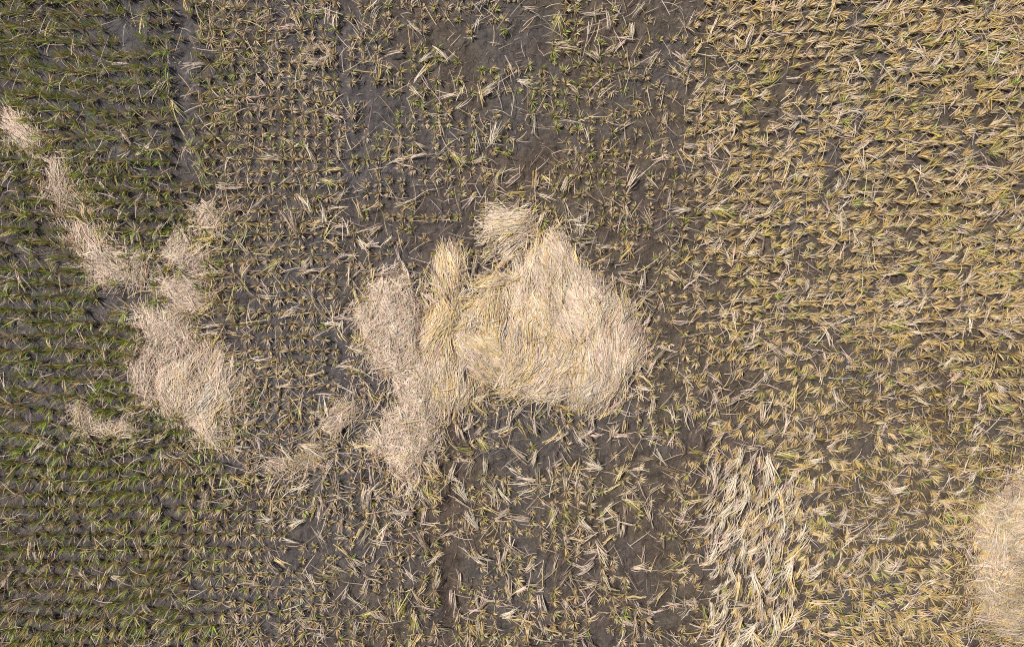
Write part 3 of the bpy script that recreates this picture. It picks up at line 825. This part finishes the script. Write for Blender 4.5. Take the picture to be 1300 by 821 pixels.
dp, dl = r.normal(0, 0.02, n), r.normal(0, 0.05, n)
tone = pick(PALS['pale'] + [(2, HONEY), (1.4, DULL), (.4, OLIVE), (.8, GOLD)], ng, r, spread=0.02)
wi = lay_straw(HEAP_H, wx[i] + (np.cos(aa) * dl - np.sin(aa) * dp) * S, wy[i] - (np.sin(aa) * dl + np.cos(aa) * dp) * S, aa, r.uniform(0.14, 0.40, n), r.uniform(0.008, 0.014, n),
               np.clip(tone[i] * (1 + r.normal(0, 0.1, (n, 1))), 0.02, .85), r.uniform(0.01, 0.12, ng)[i] + r.uniform(0, 0.02, n), r.uniform(0, 0.03, n), r)
nd = 9000
dx_, dy_ = r.uniform(-120, 1420, nd), r.uniform(-110, 960, nd)
de = lay_straw(HEAP_H, dx_, dy_, r.uniform(0, math.pi, nd), r.uniform(0.03, 0.16, nd), r.uniform(0.006, 0.012, nd), pick([(2, BROWN), (2, (0.13, 0.085, 0.05)), (1, (0.18, 0.13, 0.09)), (1, DULL)], nd, r),
               r.uniform(0, 0.01, nd), r.uniform(0, 0.01, nd), r)
Vs, Fs, Cs = join([lo, wi, de])
put('loose_straw', mesh_from('loose_straw', Vs, Fs, Cs), M_STRAW, label='single straws and chaff strewn over the mud', kind='stuff')

# ------------------------------------------------------------------ light, sky, camera
EL, AZX, AZY = R(58), -0.86, 0.5
dirv = np.array([AZX, AZY]) / math.hypot(AZX, AZY)
sun = bpy.data.lights.new('sun', 'SUN'); sun.energy = 4.5; sun.angle = R(0.6); sun.color = (1.0, 0.95, 0.905)
so = bpy.data.objects.new('sun', sun); col.objects.link(so)
from mathutils import Vector
tov = Vector((dirv[0] * math.cos(EL), dirv[1] * math.cos(EL), math.sin(EL)))
so.rotation_euler = tov.to_track_quat('Z', 'Y').to_euler(); so.location = (-8, 5, 15)
w = bpy.data.worlds.new('World'); scene.world = w; w.use_nodes = True
bg = w.node_tree.nodes['Background']; sky = w.node_tree.nodes.new('ShaderNodeTexSky')
sky.sky_type = 'NISHITA'; sky.sun_disc = False; sky.sun_elevation = EL; sky.sun_rotation = math.atan2(dirv[0], dirv[1])
sky.dust_density = 2.5; sky.air_density = 1.0
w.node_tree.links.new(sky.outputs['Color'], bg.inputs['Color']); bg.inputs['Strength'].default_value = 0.062

cam = bpy.data.cameras.new('camera'); cam.sensor_fit = 'HORIZONTAL'; cam.sensor_width = 36
cam.lens = 36 * CAM_Z * S / 1300; cam.shift_y = -(410.5 - CY) / 1300; cam.clip_end = 2000
co = bpy.data.objects.new('camera', cam); col.objects.link(co); co.location = (0, 0, CAM_Z)
scene.camera = co
vs = scene.view_settings
vs.view_transform = 'Standard'; vs.look = 'None'; vs.gamma = 1; vs.use_curve_mapping = False; vs.exposure = 0.25
scene.render.engine = 'CYCLES'
scene.cycles.max_bounces = 6; scene.cycles.diffuse_bounces = 3; scene.cycles.transmission_bounces = 3
scene.cycles.use_denoising = False
scene.cycles.filter_width = 1.1
